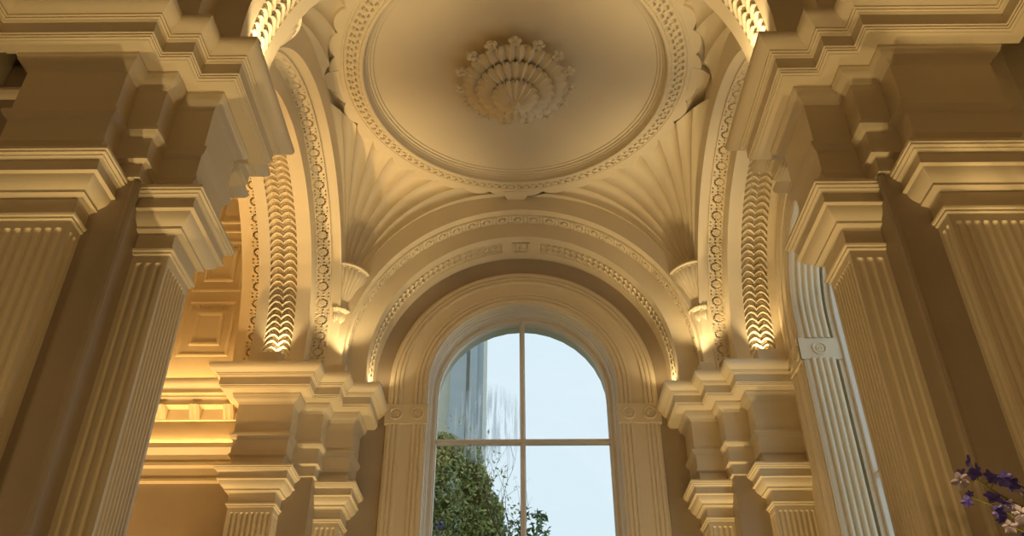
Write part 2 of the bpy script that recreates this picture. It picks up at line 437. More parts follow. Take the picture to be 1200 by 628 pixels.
# front arch, between the near piers
FF = Frame('x', -.077); CF = 1.385
build_arch('nearest carved arch, springing from the big cornices at the top of the photo', FF, 'arches of the vault', dict(loc=(-.077, -1.7, ZB), parts=[
    ('guil', 'interlaced_band', CF, CF, -1.92, -1.48, (.24, .24), .19),
    ('face', 'rear_face', -1.48, CF, RB+.002),
    ('plain', 'rear_band', RB, RB, -1.48, -1.305),
    ('face', 'rear_outer_face', -1.305, RB, RP),
    ('face', 'front_face', -1.92, CF, RB+.002),
    ('plain', 'front_band', RB, RB, -1.92, -2.07),
    ('face', 'front_outer_face', -2.07, RB, RP+.9)]), ZCB, ZB)

# ------------------------------------------------------------------ pendentives, ring, dome
RCX, RCY, RZ = -.045, .075, 5.285
def pendentive(sx, sy, X1, Y1, Fx, label, seen):
    """Coons patch between the side arch edge (u=0), the cross arch edge (u=1) and the ring"""
    nu, nv, NF = 9*12, 44, 9
    # corner height on each edge
    def E1(v):                                   # on plane x = sx*X1
        a0 = math.asin(min(1, (abs(Y1-CYS))/RPS)) if abs(Y1-CYS) < RPS else pi/2
        th0 = pi/2-a0; th = th0+(pi/2-th0)*v
        return np.array([sx*X1, CYS+sy*RPS*cos(th), ZCS+RPS*sin(th)])
    def E2(v):
        a0 = math.asin(min(1, abs(sx*X1-Fx)/RP)); th0 = pi/2-a0; th = th0+(pi/2-th0)*v
        return np.array([Fx+sx*RP*cos(th), Y1, ZCB+RP*sin(th)])
    ph1 = pi if sx < 0 else 0.; ph2 = pi/2*sy
    if sx < 0 and sy < 0: ph2 = 1.5*pi
    def ring(u):
        ph = ph1+(ph2-ph1)*u
        return np.array([RCX+1.47*cos(ph), RCY+1.47*sin(ph), RZ+.03])
    d0 = E1(1)-ring(0); d1 = E2(1)-ring(1)
    T = lambda u: ring(u)+d0*(1-u)**7+d1*u**7
    c0, c1 = E1(0), E2(0)
    B = lambda u: c0*(1-u)+c1*u
    ctr = np.array([RCX, RCY, 3.6]); G = []
    for j in range(nv+1):
        v = j/nv; row = []
        l, r = E1(v), E2(v)
        for i in range(nu+1):
            u = i/nu
            p = (1-u)*l+u*r+(1-v)*B(u)+v*T(u)-((1-u)*(1-v)*c0+u*(1-v)*c1+(1-u)*v*T(0)+u*v*T(1))
            f = (u*NF) % 1.; f = 1. if i == nu else f
            dd = 4*f*(1-f)*.052*min(1, v*1.6+.05)
            n = p-ctr; n /= np.linalg.norm(n)
            row.append(p+n*dd)
        G.append(row)
    mb = MB().grid(G)
    return tag(mb.build('shell_pendentive', PLAST, sharp=24), label, 'pendentive', 'shell pendentives', 'thing')
pendentive(-1, 1, 1.61, YB0, 0., 'fan of shell fluting over the left corbel by the window', True)
pendentive(1, 1, 1.575, YB0, 0., 'fan of shell fluting over the right corbel by the window', True)
pendentive(-1, -1, 1.61, -1.305, -.077, 'fan of shell fluting partly seen at upper left behind the near arch', True)
pendentive(1, -1, 1.575, -1.305, -.077, 'fan of shell fluting partly seen at upper right behind the near arch', True)

def ring_and_dome():
    t = thing('ceiling_ring', 'round pierced ceiling ring with scalloped outer edge around the dome', 'ceiling ring', (RCX, RCY, RZ), None, 'thing')
    n = 36*12; G = []
    for k in range(n):
        ph = 2*pi*k/n; sc = 1.472+.052*abs(sin(18*ph))**.8
        prof = [(sc, RZ+.05), (sc, RZ-.005), (sc-.008, RZ-.012), (1.425, RZ-.012), (1.42, RZ-.02), (1.405, RZ-.02), (1.40, RZ-.012)]
        G.append([(RCX+r*cos(ph), RCY+r*sin(ph), z) for r, z in prof])
    MB().grid(G, cu=True).build('scalloped_border', PLAST, t)
    for k in range(4):                                  # little tongues tying the ring to the arch crowns
        ph = k*pi/2; ca, sa = cos(ph), sin(ph); mb = MB(); L = 1.60 if k % 2 == 0 else 1.62
        P = [(RCX+r*ca-w*sa, RCY+r*sa+w*ca, z) for r, w in ((1.44, -.12), (1.53, -.10), (L, -.045), (L, .045), (1.53, .10), (1.44, .12)) for z in (RZ-.018, RZ+.05)]
        mb.add(P, [(0, 2, 4, 6, 8, 10), (1, 3, 5, 7, 9, 11)]+[(2*i, 2*i+2, 2*i+3, 2*i+1) for i in range(5)]+[(10, 0, 1, 11)])
        mb.build('tongue', PLAST, t)
    # pierced guilloche border
    nb, m = 1500, 22; W = .13; PN = 120; G = []
    th = np.arange(nb)*2*pi/nb
    for k in range(nb):
        row = []
        for j in range(m+1):
            v = j/m; tt = th[k]*PN/(2*pi)
            h = .004
            for row_c, off in ((.27, 0.), (.73, .5)):
                dx = ((tt-off+.5) % 1.-.5)*.08; dy = (v-row_c)*W; r = hypot(dx, dy)
                h = max(h, .012*math.exp(-((r-.026)/.008)**2))
            for row_c, off, rr in ((.27, .28, .0095), (.5, .25, .0085), (.73, .78, .0095), (.27, 0, .007), (.73, .5, .007)):
                dx = ((tt-off+.5) % 1.-.5)*.08; dy = (v-row_c)*W
                if hypot(dx, dy) < rr: h = -.03
            if j in (0, m): h = 0
            r = 1.40-.13*v; row.append((RCX+r*cos(th[k]), RCY+r*sin(th[k]), RZ-.012-.045*v-h))
        G.append(row)
    MB().grid(G, cu=True).build('pierced_border', PLAST, t, sharp=60)
    z0 = RZ-.057
    MB().lathe([(1.27, z0), (1.268, z0-.012), (1.252, z0-.016), (1.24, z0-.012), (1.236, z0), (1.236, z0+.03)], (RCX, RCY), 128).build('inner_lip', PLAST, t)
    prof = [(1.236, z0+.02), (1.230, z0+.035), (1.222, z0+.050), (1.212, z0+.052), (1.208, z0+.062), (1.192, z0+.064), (1.187, z0+.076), (1.168, z0+.078), (1.162, z0+.088),
            (1.14, z0+.090), (1.12, z0+.093), (1.0, z0+.097), (.7, z0+.105), (.35, z0+.110), (.02, z0+.112)]
    fl = MB(); n = 64
    fl.grid([[(RCX+1.30*cos(2*pi*k/n), RCY+1.30*sin(2*pi*k/n), RZ+.052), (RCX+1.86*cos(2*pi*k/n), RCY+1.86*sin(2*pi*k/n), RZ+.052)] for k in range(n)], cu=True)
    struct(fl.build('ceiling_flat', PLAST))
    struct(MB().lathe(prof, (RCX, RCY), 128).build('ceiling', PLAST))
    return z0+.110
ZD = ring_and_dome()

# ------------------------------------------------------------------ rosette
def rosette(zd):
    c = (RCX, RCY); t = thing('ceiling_rosette', 'leafy plaster rosette with a ring of small flowers at the dome centre', 'ceiling rosette', (RCX, RCY, zd), None, 'thing')
    def layer(n, r0, r1, z0, z1, z2, wd, name, off=0., droop=.02):
        mb = MB()
        for k in range(n):
            an = 2*pi*(k+off)/n; ca, sa = cos(an), sin(an); G = []
            for i in range(11):
                q = i/10; r = r0+(r1-r0)*q
                z = z0+(z1-z0)*q-droop*sin(pi*min(1, q*1.05))+ (z2 if q > .8 else 0)*((q-.8)/.2)**2
                hw = wd*(.72+.28*q)*(1. if q < .72 else sqrt(max(.01, 1-((q-.72)/.285)**2)))
                row = []
                for jj in range(7):
                    w = (jj/6-.5)*2; lift = -.016*(1-w*w)-(.010 if abs(w) < .2 else 0)
                    row.append((c[0]+r*ca-hw*w*sa, c[1]+r*sa+hw*w*ca, z+lift+.014*abs(w)))
                G.append(row)
            mb.grid(G)
        return mb.build(name, PLAST, t, sharp=50)
    layer(30, .27, .435, zd-.060, zd-.022, -.030, .044, 'outer_leaves', 0, .035)
    layer(26, .15, .325, zd-.135, zd-.088, -.034, .038, 'middle_leaves', .5, .035)
    layer(16, .03, .195, zd-.225, zd-.155, -.034, .037, 'inner_leaves', 0, .03)
    MB().lathe([(.34, ZD+.0), (.34, zd+.02), (.40, zd), (.40, zd-.012), (.36, zd-.03), (.30, zd-.05), (.20, zd-.09), (.12, zd-.14), (.05, zd-.2), (.001, zd-.21)], c, 40).build('boss', PLAST, t)
    b = MB().lathe([(.034, zd-.195), (.050, zd-.212), (.055, zd-.228), (.048, zd-.240), (.036, zd-.244), (.033, zd-.252), (.030, zd-.27), (.018, zd-.29), (.001, zd-.298)], c, 20)
    b.build('bud', PLAST, t)
    for k in range(15):
        an = 2*pi*(k+.25)/15; x, y = c[0]+.452*cos(an), c[1]+.452*sin(an); mb = MB()
        for q in range(5):
            a2 = 2*pi*q/5+an; mb.blob((x+.031*cos(a2), y+.031*sin(a2), zd-.026), (.026, .026, .016), 8, 4)
        mb.blob((x, y, zd-.040), (.013, .013, .010), 8, 4)
        mb.tube([(x, y, zd-.004), (x, y, zd-.02)], .016, 6); mb.tube([(c[0]+.37*cos(an), c[1]+.37*sin(an), zd), (x, y, zd-.012)], .012, 6)
        mb.build('flower', PLAST, t)
rosette(5.245)

# ------------------------------------------------------------------ corbels under the pendentives
def corbel(cx, cy, sx, sy, label):
    """quarter shell bracket fitted in the corner (cx,cy), opening toward (sx,sy)"""
    t = thing('shell_corbel', label, 'corbel', (cx, cy, 3.85), 'shell corbels', 'thing')
    a0 = atan2(sy, sx); A = 1.75; nf = 9
    def surf(prof, fl, nm, n=72):
        G = []
        for r, z in prof:
            row = []
            for k in range(n+1):
                u = k/n; an = a0-A/2+A*u; rr = r*(1+fl*(abs(sin(pi*u*nf))-.5))
                row.append((cx+rr*cos(an), cy+rr*sin(an), z))
            G.append(row)
        return MB().grid(G).build(nm, PLAST, t, sharp=40)
    surf([(.0, 4.40), (.262, 4.40), (.270, 4.392), (.270, 4.380), (.262, 4.373), (.252, 4.371), (.250, 4.362), (.240, 4.358)], 0, 'rim')
    surf([(.243, 4.36), (.236, 4.33), (.218, 4.29), (.188, 4.24), (.154, 4.19), (.128, 4.14), (.112, 4.09)], .09, 'shell')
    surf([(.112, 4.095), (.108, 4.07), (.106, 4.04), (.106, 4.01)], 0, 'neck')
    surf([(.104, 4.015), (.128, 4.008), (.133, 3.995), (.126, 3.982), (.102, 3.968), (.106, 3.94), (.10, 3.905), (.08, 3.875), (.03, 3.86)], .05, 'finial')
corbel(-1.61-.05, YB0+.05, 1, -1, 'fluted shell corbel in the far corner left of the window arch')
corbel(1.575+.05, YB0+.05, -1, -1, 'fluted shell corbel in the far corner right of the window arch')
corbel(-1.66, -1.355, 1, 1, 'fluted shell corbel behind the near left pier')
corbel(1.62, -1.355, -1, 1, 'fluted shell corbel behind the near right pier')

# ------------------------------------------------------------------ walls with openings
def arch_wall(F, b0, b1, Ro, zc, a0, a1, z0, z1, name, m, zsill=-1.5):
    """wall slab b0..b1 with a stilted round opening of radius Ro"""
    A0 = arcpts(Ro, zc, zc-.001, 40); mb = MB()
    for b in (b0, b1):
        mb.quad(F(a0, b, z0), F(-Ro, b, z0), F(-Ro, b, z1), F(a0, b, z1)); mb.quad(F(Ro, b, z0), F(a1, b, z0), F(a1, b, z1), F(Ro, b, z1))
        mb.grid([[F(a, b, z), F(a, b, z1)] for a, z, *_ in A0])
        if zsill > z0: mb.quad(F(-Ro, b, z0), F(Ro, b, z0), F(Ro, b, zsill), F(-Ro, b, zsill))
    rim = [(Ro, zsill)]+[(a, z) for a, z, *_ in A0]+[(-Ro, zsill)]
    mb.grid([[F(a, b0, z), F(a, b1, z)] for a, z in rim])
    mb.quad(F(-Ro, b0, zsill), F(Ro, b0, zsill), F(Ro, b1, zsill), F(-Ro, b1, zsill))
    return struct(mb.build(name, m, sharp=0))
ZW = 3.52
arch_wall(Frame('x', .005), YW, 2.48, .86, ZW, -3.2, 3.2, -1.5, 6.2, 'wall_back', TAUPE, -.6)
CYR = .165
arch_wall(Frame('y', CYR), 2.20, 2.62, .90, 3.50, -1.35, 1.98, -1.5, 6.2, 'wall_right', CREAM, -.9)

def rolls(w, h, base):                                # moulded architrave profile: (offset, projection)
    pr = [(0, 0), (0, base*.7), (.006, base)]
    for c in (.035, .075, .112):
        pr += [(c-.017, base), (c-.013, base+h*.75), (c, base+h), (c+.013, base+h*.75), (c+.017, base)]
    pr += [(.15, base+.002), (w-.14, base-.002)]
    for c in (w-.112, w-.075, w-.035):
        pr += [(c-.017, base), (c-.013, base+h*.75), (c, base+h), (c+.013, base+h*.75), (c+.017, base)]
    pr += [(w-.006, base), (w, base*.7), (w, 0)]
    return pr
def bullseye(mb, cen, ua, va, nn, R=.062):
    cen = np.array(cen, float); ua, va, nn = [np.array(q, float) for q in (ua, va, nn)]; G = []
    for r, h in ((R, 0), (R*.97, .009), (R*.86, .013), (R*.76, .009), (R*.72, .001), (R*.52, .001), (R*.48, .008), (R*.36, .012), (R*.26, .008), (R*.22, .004), (R*.12, .012), (.0005, .014)):
        G.append([cen+nn*h+r*(ua*cos(2*pi*k/24)+va*sin(2*pi*k/24)) for k in range(24)])
    mb.grid(G, cv=True)
def casing(parent, F, bw, sgn, Ro, w, zc, zblk0, zblk1, zbot, mat_):
    """moulded arch + two jambs + paired roundel blocks on the wall plane b=bw, projecting along sgn"""
    pr = rolls(w, .013, .030)
    A0 = arcpts(Ro, zc, zblk1, 64)
    MB().grid([[F(a+na*o, bw+sgn*pj, z+nz*o) for o, pj in pr] for a, z, na, nz, sl in A0]).build('arch_moulding', mat_, parent, sharp=40)
    for s in (-1, 1):
        MB().grid([[F(s*(Ro+o), bw+sgn*pj, z) for o, pj in pr] for z in (zbot, zblk0+.01)]).build('jamb', mat_, parent, sharp=40)
        mb = MB(); lo, hi = s*(Ro-.006), s*(Ro+w+.012)
        P = [F(a, b, z) for a in (lo, hi) for b in (bw, bw+sgn*.052) for z in (zblk0, zblk1)]
        mb.add(P, [(0, 1, 3, 2), (4, 6, 7, 5), (0, 4, 5, 1), (2, 3, 7, 6), (0, 2, 6, 4), (1, 5, 7, 3)])
        ua = np.array(F(1, 0, 0))-np.array(F(0, 0, 0)); nn = np.array(F(0, sgn, 0))-np.array(F(0, 0, 0))
        bl = mb.build('block', mat_, parent)
        for q in (.24, .76):
            cen = F(s*(Ro+w*q), bw+sgn*.052, (zblk0+zblk1)/2); m2 = MB(); bullseye(m2, cen, ua, (0, 0, 1), nn); m2.build('roundel', mat_, bl)

# window 1 (arched window in the back wall)
W1 = thing('window_1', 'tall arched window with white glazing bars, garden and sky outside', 'window', (0, 2.3, -.6), None, 'structure')
FW = Frame('x', .005)
struct(W1)
casing(W1, FW, YW, -1, .85, .362, ZW, 3.125, 3.31, -1.5, CREAM)
# stepped reveal
rev = [(.86, YW+.0), (.858, YW+.03), (.853, YW+.032), (.853, YW+.07), (.846, YW+.072), (.846, YW+.11), (.838, YW+.112), (.838, YW+.16), (.832, YW+.165), (.832, YW+.215)]
A0 = arcpts(.86, ZW, -.6, 72)
MB().grid([[FW(a+na*(r-.86), b, z+nz*(r-.86)) for r, b in rev] for a, z, na, nz, sl in A0]).build('reveal', WHITE, W1)
fr = [(.835, 2.36), (.802, 2.36), (.797, 2.366), (.797, 2.376), (.785, 2.382), (.783, 2.40), (.783, 2.44), (.84, 2.44)]
MB().grid([[FW(a+na*(r-.86), b, z+nz*(r-.86)) for r, b in fr] for a, z, na, nz, sl in A0]).build('window_frame', WHITE, W1)
def bar(mb, F, p0, p1, wd, b0, b1):
    a0, z0 = p0; a1, z1 = p1; t = np.array([a1-a0, z1-z0]); t /= np.linalg.norm(t); n = np.array([-t[1], t[0]])
    sec = [(-wd, b1), (-wd, b0+.02), (-wd*.55, b0+.006), (-wd*.45, b0), (wd*.45, b0), (wd*.55, b0+.006), (wd, b0+.02), (wd, b1)]
    mb.grid([[F(a+n[0]*o, b, z+n[1]*o) for o, b in sec] for a, z in (p0, p1)], cv=True)
MB().grid([[FW(a+na*(r-.86), b, z+nz*(r-.86)) for r, b in ((.86, 2.47), (.815, 2.47), (.805, 2.49), (.805, 2.60), (.9, 2.60))] for a, z, na, nz, sl in A0]).build('outer_reveal', HOUSE, W1)
mb = MB(); bar(mb, FW, (0, -.6), (0, ZW+.80), .025, 2.365, 2.43); mb.build('mullion', WHITE, W1)
mb = MB(); bar(mb, FW, (-.80, 3.072), (.80, 3.072), .024, 2.367, 2.43); bar(mb, FW, (-.80, 1.45), (.80, 1.45), .022, 2.367, 2.43); mb.build('transom', WHITE, W1)
def pane(F, b, pts, parent, name='pane'):
    mb = MB(); n = len(pts)
    mb.add([F(a, bb, z) for bb in (b, b+.005) for a, z in pts], [tuple(range(n)), tuple(range(n, 2*n))]+[(i, (i+1) % n, n+(i+1) % n, n+i) for i in range(n)])
    return mb.build(name, GLASS, parent)
for s in (-1, 1):
    arc = [(s*.795*cos(k*pi/2/14), ZW+.795*sin(k*pi/2/14)) for k in range(15)]
    pane(FW, 2.40, [(s*.012, 3.085), (s*.795, 3.085)]+arc[:-1]+[(s*.012, ZW+.795)], W1)
    pane(FW, 2.40, [(s*.012, 1.46), (s*.795, 1.46), (s*.795, 3.06), (s*.012, 3.06)], W1)
    pane(FW, 2.40, [(s*.012, -.58), (s*.795, -.58), (s*.795, 1.44), (s*.012, 1.44)], W1)

# window 2 (opening in the right wall, seen edge-on)
W2 = thing('window_2', 'side opening on the right seen edge-on, its fluted reveal lit by cool daylight', 'window', (2.3, CYR, -.9), None, 'structure')
FR_ = Frame('y', CYR)
casing(W2, FR_, 2.20, -1, .80, .352, 3.50, 3.135, 3.32, -1.5, CREAM)
rv = [(0, 2.165)]
for c in (2.235, 2.285, 2.335, 2.385):
    rv += [(0, c-.022), (-.016, c-.014), (-.021, c), (-.016, c+.014), (0, c+.022)]
rv += [(0, 2.41), (.07, 2.412), (.07, 2.432), (0, 2.434), (0, 2.47)]
A1 = arcpts(.805, 3.50, 3.32, 64)
MB().grid([[FR_(a+na*o, b, z+nz*o) for o, b in rv] for a, z, na, nz, sl in A1]).build('reveal', CREAM, W2, sharp=45)
for s in (-1, 1):
    MB().grid([[FR_(s*(.805+o), b, z) for o, b in rv] for z in (-.9, 3.145)]).build('reveal', CREAM, W2, sharp=45)
    mb = MB(); y0 = s*.797
    P = [FR_(a, b, z) for a in (s*.815, y0) for b in (2.148, 2.47) for z in (3.135, 3.32)]
    mb.add(P, [(0, 1, 3, 2), (4, 6, 7, 5), (0, 4, 5, 1), (2, 3, 7, 6), (0, 2, 6, 4), (1, 5, 7, 3)])
    bl = mb.build('block', CREAM, W2); m2 = MB()
    bullseye(m2, FR_(y0, 2.30, 3.228), (1, 0, 0), (0, 0, 1), (0, -s, 0), .058); m2.build('roundel', CREAM, bl)
A2 = arcpts(.81, 3.50, -.9, 64)
fr2 = [(0, 2.47), (-.03, 2.47), (-.035, 2.476), (-.035, 2.52), (0, 2.52)]
MB().grid([[FR_(a+na*o, b, z+nz*o) for o, b in fr2] for a, z, na, nz, sl in A2]).build('window_frame', WHITE, W2)
mb = MB(); bar(mb, FR_, (0, -.9), (0, 4.27), .022, 2.475, 2.52); bar(mb, FR_, (-.78, 2.2), (.78, 2.2), .022, 2.475, 2.52); mb.build('glazing_bars', WHITE, W2)
for s in (-1, 1):
    arc = [(s*.775*cos(k*pi/2/14), 3.50+.775*sin(k*pi/2/14)) for k in range(15)]
    pane(FR_, 2.495, [(s*.012, 2.21), (s*.775, 2.21)]+arc[:-1]+[(s*.012, 3.50+.775)], W2)
    pane(FR_, 2.495, [(s*.012, -.88), (s*.775, -.88), (s*.775, 2.19), (s*.012, 2.19)], W2)

# ------------------------------------------------------------------ enclosing shell
def slab(name, x0, x1, y0, y1, z0, z1, m): return struct(MB().box(x0, x1, y0, y1, z0, z1).build(name, m, sharp=0))
slab('floor', -6, 2.9, -7.2, 2.6, -1.6, -1.5, FLOOR)
slab('ceiling_roof', -6, 2.9, -7.2, 2.6, 6.2, 6.3, PLAST)
slab('wall_front', -6, 2.9, -7.2, -7.0, -1.5, 6.2, WOOD)
slab('wall_left', -2.75, -2.56, -7.0, -1.5, -1.5, 3.27, CREAM)
slab('wall_left_upper', -2.75, -2.56, -7.0, -1.5, 3.27, 6.2, PLAST)
slab('wall_right_front', 2.34, 2.6, -7.0, -1.9, -1.5, 6.2, CREAM)
slab('wall_right_near', 2.2, 2.62, -2.0, -1.18, -1.5, 6.2, CREAM)
slab('ceiling_front', -2.75, 2.6, -7.0, -2.08, 5.6, 5.7, PLAST)
slab('wall_near_left_recess', -2.75, -2.25, -1.93, -1.75, -1.5, 3.27, TAUPE)
slab('wall_near_right_recess', 2.1, 2.36, -1.93, -1.75, -1.5, 3.27, TAUPE)
slab('wall_hall_front', -6, -2.3, -1.75, -1.55, -1.5, 6.2, CREAM)
slab('wall_hall_left', -6, -5.8, -1.6, 2.2, -1.5, 6.2, CREAM)

# hall beyond the left arch: back wall, entablature with modillions, panelled upper wall
HY = 1.60
slab('wall_hall_back', -5.8, -2.2, HY+.19, 2.2, -1.5, 2.47, TAUPE)
slab('wall_hall_upper', -5.8, -1.9, HY+.165, 2.2, 2.47, 6.2, CREAM)
hp = [(-5.8, HY), (-2.23, HY)]
he = thing('hall_entablature', 'glowing cornice with brackets on the hall wall seen through the left arch', 'entablature', (-3.6, HY+.1, 2.47), None, 'thing')
HCR = [(.14, 3.278), (-.10, 3.278), (-.10, 3.262), (-.092, 3.245), (-.075, 3.228), (-.05, 3.216), (-.03, 3.21), (-.03, 3.175), (-.02, 3.172), (.12, 3.172)]
sweep(MB(), hp, HCR, 1).build('cornice', CREAM, he)
HMID = [(.14, 3.172), (.02, 3.172), (.02, 3.158), (.028, 3.15), (.045, 3.145), (.045, 3.105), (.04, 3.10), (.05, 3.098), (.115, 3.09), (.13, 3.00), (.14, 2.99), (.14, 2.74)]
sweep(MB(), hp, HMID, 1).build('frieze', CREAM, he)
HARC = [(.14, 2.752), (.09, 2.752), (.09, 2.775), (.075, 2.775), (.075, 2.735), (.082, 2.728), (.10, 2.712), (.12, 2.70), (.128, 2.69), (.128, 2.63), (.120, 2.626), (.120, 2.60), (.128, 2.595), (.15, 2.585), (.15, 2.50), (.14, 2.495), (.14, 2.475), (.2, 2.47)]
sweep(MB(), hp, HARC, 1).build('architrave', CREAM, he)
for k in range(9):
    x = -2.46-.285*k; G = []
    for q in range(9):
        u = q/8; yy = HY+.115-.085*(1-u)**1.2; zz = 3.096-.10*u
        G.append([(x-.042, HY+.14, zz), (x-.042, yy, zz), (x-.02, yy-.012, zz), (x+.0, yy-.004, zz), (x+.02, yy-.012, zz), (x+.042, yy, zz), (x+.042, HY+.14, zz)])
    MB().grid(G).build('modillion', CREAM, he)
led = MB().box(-5.7, -2.35, HY+.10, HY+.135, 2.755, 2.765); led.build('light_strip', LED, he)
led = MB().box(-5.7, -2.45, HY+.0, HY+.05, 3.282, 3.292); led.build('light_strip', LED, he)
# panels on the hall wall above the cornice
hpn = MB()
def panel(x0, x1, z0, z1, y, w=.05, dep=.03):
    sec = [(0, 0), (.006, dep*.7), (.02, dep), (w-.02, dep*.8), (w-.008, dep*.3), (w, 0)]
    c = [(x0, z0), (x1, z0), (x1, z1), (x0, z1)]; sg = [(1, 1), (-1, 1), (-1, -1), (1, -1)]
    hpn.grid([[(a+sa*o, y-pj, z+sz*o) for o, pj in sec] for (a, z), (sa, sz) in zip(c, sg)], cu=True)
yp = HY+.165
for k in range(4):
    x1 = -2.60-.62*k; x0 = x1-.46
    for z0 in (3.62, 4.30, 4.98):
        panel(x0, x1, z0, z0+.58, yp, .04, .012); panel(x0+.09, x1-.09, z0+.11, z0+.47, yp, .05, .016)
        hpn.grid([[(x0+.05+(x1-x0-.10)*q/24, yp-(.010 if q % 2 else 0), z) for q in range(25)] for z in (z0+.505, z0+.53)])
struct(hpn.build('wall_hall_panelling', CREAM))

# ------------------------------------------------------------------ uplights on the cornices
LIGHTS = []
def spot(loc, to, power, ang, blend=.6, col=(1, .735, .37), r=.02, name='uplight_lamp'):
    l = bpy.data.lights.new(name, 'SPOT'); l.energy = power; l.color = col; l.spot_size = radians(ang); l.spot_blend = blend; l.shadow_soft_size = r
    o = bpy.data.objects.new(name, l); COL.objects.link(o); o.location = (loc[0], loc[1], loc[2]+EYE)
    import mathutils
    o.rotation_euler = mathutils.Vector([to[i]-loc[i] for i in range(3)]).to_track_quat('-Z', 'Y').to_euler(); return o
def fixture(x, y, w, d, h, lens, label, group='small uplight boxes on the cornices'):
    t = thing('uplight', label, 'uplight', (x, y, 3.278), group, 'thing')
    MB().box(x-w/2, x+w/2, y-d/2, y+d/2, 3.278, 3.278+h, .004).build('housing', FIXT, t)
    lx, ly = lens
    MB().lathe([(.002, 3.278+h+.004), (.02, 3.278+h+.004), (.022, 3.278+h-.002)], (lx, ly), 14).build('lens', LENS, t)
    return t
UP = dict(a=1., b=1., c=1.)
for s, w in ((-1, 'left'), (1, 'right')):
    xg = -2.06 if s < 0 else 2.005
    fixture(xg, 1.31, .19, .12, .105, (xg, 1.34), 'box uplight below the carved side arch on the %s, beside the window pier' % w)
    spot((xg, 1.39, 3.40), (xg, 1.25, 4.4), 12, 86)
    fixture(s*1.535, 1.50, .12, .12, .095, (s*1.53, 1.515), 'box uplight under the far %s shell corbel' % w)
    spot((s*1.485, 1.49, 3.395), (s*1.53, 1.54, 4.4), 20, 84)
    fixture(s*1.29, 1.90, .06, .10, .05, (s*1.29, 1.92), 'little uplight at the %s foot of the window arch' % w)
    spot((s*1.295, 1.94, 3.36), (s*1.2, 1.98, 4.3), 4, 110)
    xn = -.077+s*1.27
    fixture(xn+s*.02, -1.72, .06, .12, .05, (xn+s*.02, -1.70), 'uplight at the %s foot of the nearest carved arch' % w)
    spot((xn+s*.01, -1.70, 3.36), (xn-s*.08, -1.70, 4.3), 26, 82)
    spot((s*1.46, -1.13, 3.39), (s*1.52, -1.19, 4.4), 26, 84)
    spot((xg, -1.0, 3.38), (xg, -.85, 4.4), 12, 86)

# ------------------------------------------------------------------ floor uplights and added fill lamps
def floor_light(x, y, label):
    t = thing('floor_uplight', label, 'uplight', (x, y, -1.5), 'floor uplights', 'thing')
    MB().lathe([(.001, -1.5), (.075, -1.5), (.075, -1.47), (.06, -1.46), (.065, -1.36), (.06, -1.355), (.055, -1.38)], (x, y), 20).build('housing', FIXT, t)
    MB().lathe([(.001, -1.375), (.054, -1.375)], (x, y), 20).build('lens', LENS, t)
PW = dict(na=160, nr=80, nc=120, fa=175, fc=165, hall=720)
FL_SPOTS = [(-2.02, -2.42, 'na', -1.98, -2.27, 'floor uplight before the near left pier, at its outer pilaster'), (1.33, -2.52, 'nr', 1.56, -2.24, 'floor uplight before the near right pier, in front of the flower pedestal'),
            (1.92, -2.42, 'na', 1.88, -2.27, 'floor uplight before the near right pier, behind the flower pedestal'),
            (-1.13, -2.10, 'nc', -1.36, -1.98, 'floor uplight beside the inner pilaster of the near left pier'), (.98, -2.11, 'nc', 1.21, -1.99, 'floor uplight beside the inner pilaster of the near right pier'),
            (-1.62, 1.12, 'fa', -1.80, 1.30, 'floor uplight before the outer pilaster of the far left pier'), (1.62, 1.12, 'fa', 1.80, 1.30, 'floor uplight before the outer pilaster of the far right pier'),
            (-1.05, 1.56, 'fc', -1.32, 1.66, 'floor uplight beside the pilaster left of the window'), (1.05, 1.56, 'fc', 1.32, 1.66, 'floor uplight beside the pilaster right of the window')]
for x, y, pw, tx, ty, lab in FL_SPOTS:
    floor_light(x, y, lab)
    spot((x, y, -1.33), (tx, ty, 3.2), PW[pw], 32 if pw[0] == 'n' else 29, .85, (1, .70, .31), .012 if (x > 0 and pw == 'nr') else .035, 'floor_lamp_beam')
spot((-4.2, .5, -1.3), (-4.0, 1.5, 3.6), PW['hall'], 62, .6, (1, .60, .22), .1, 'hall_lamp_beam')

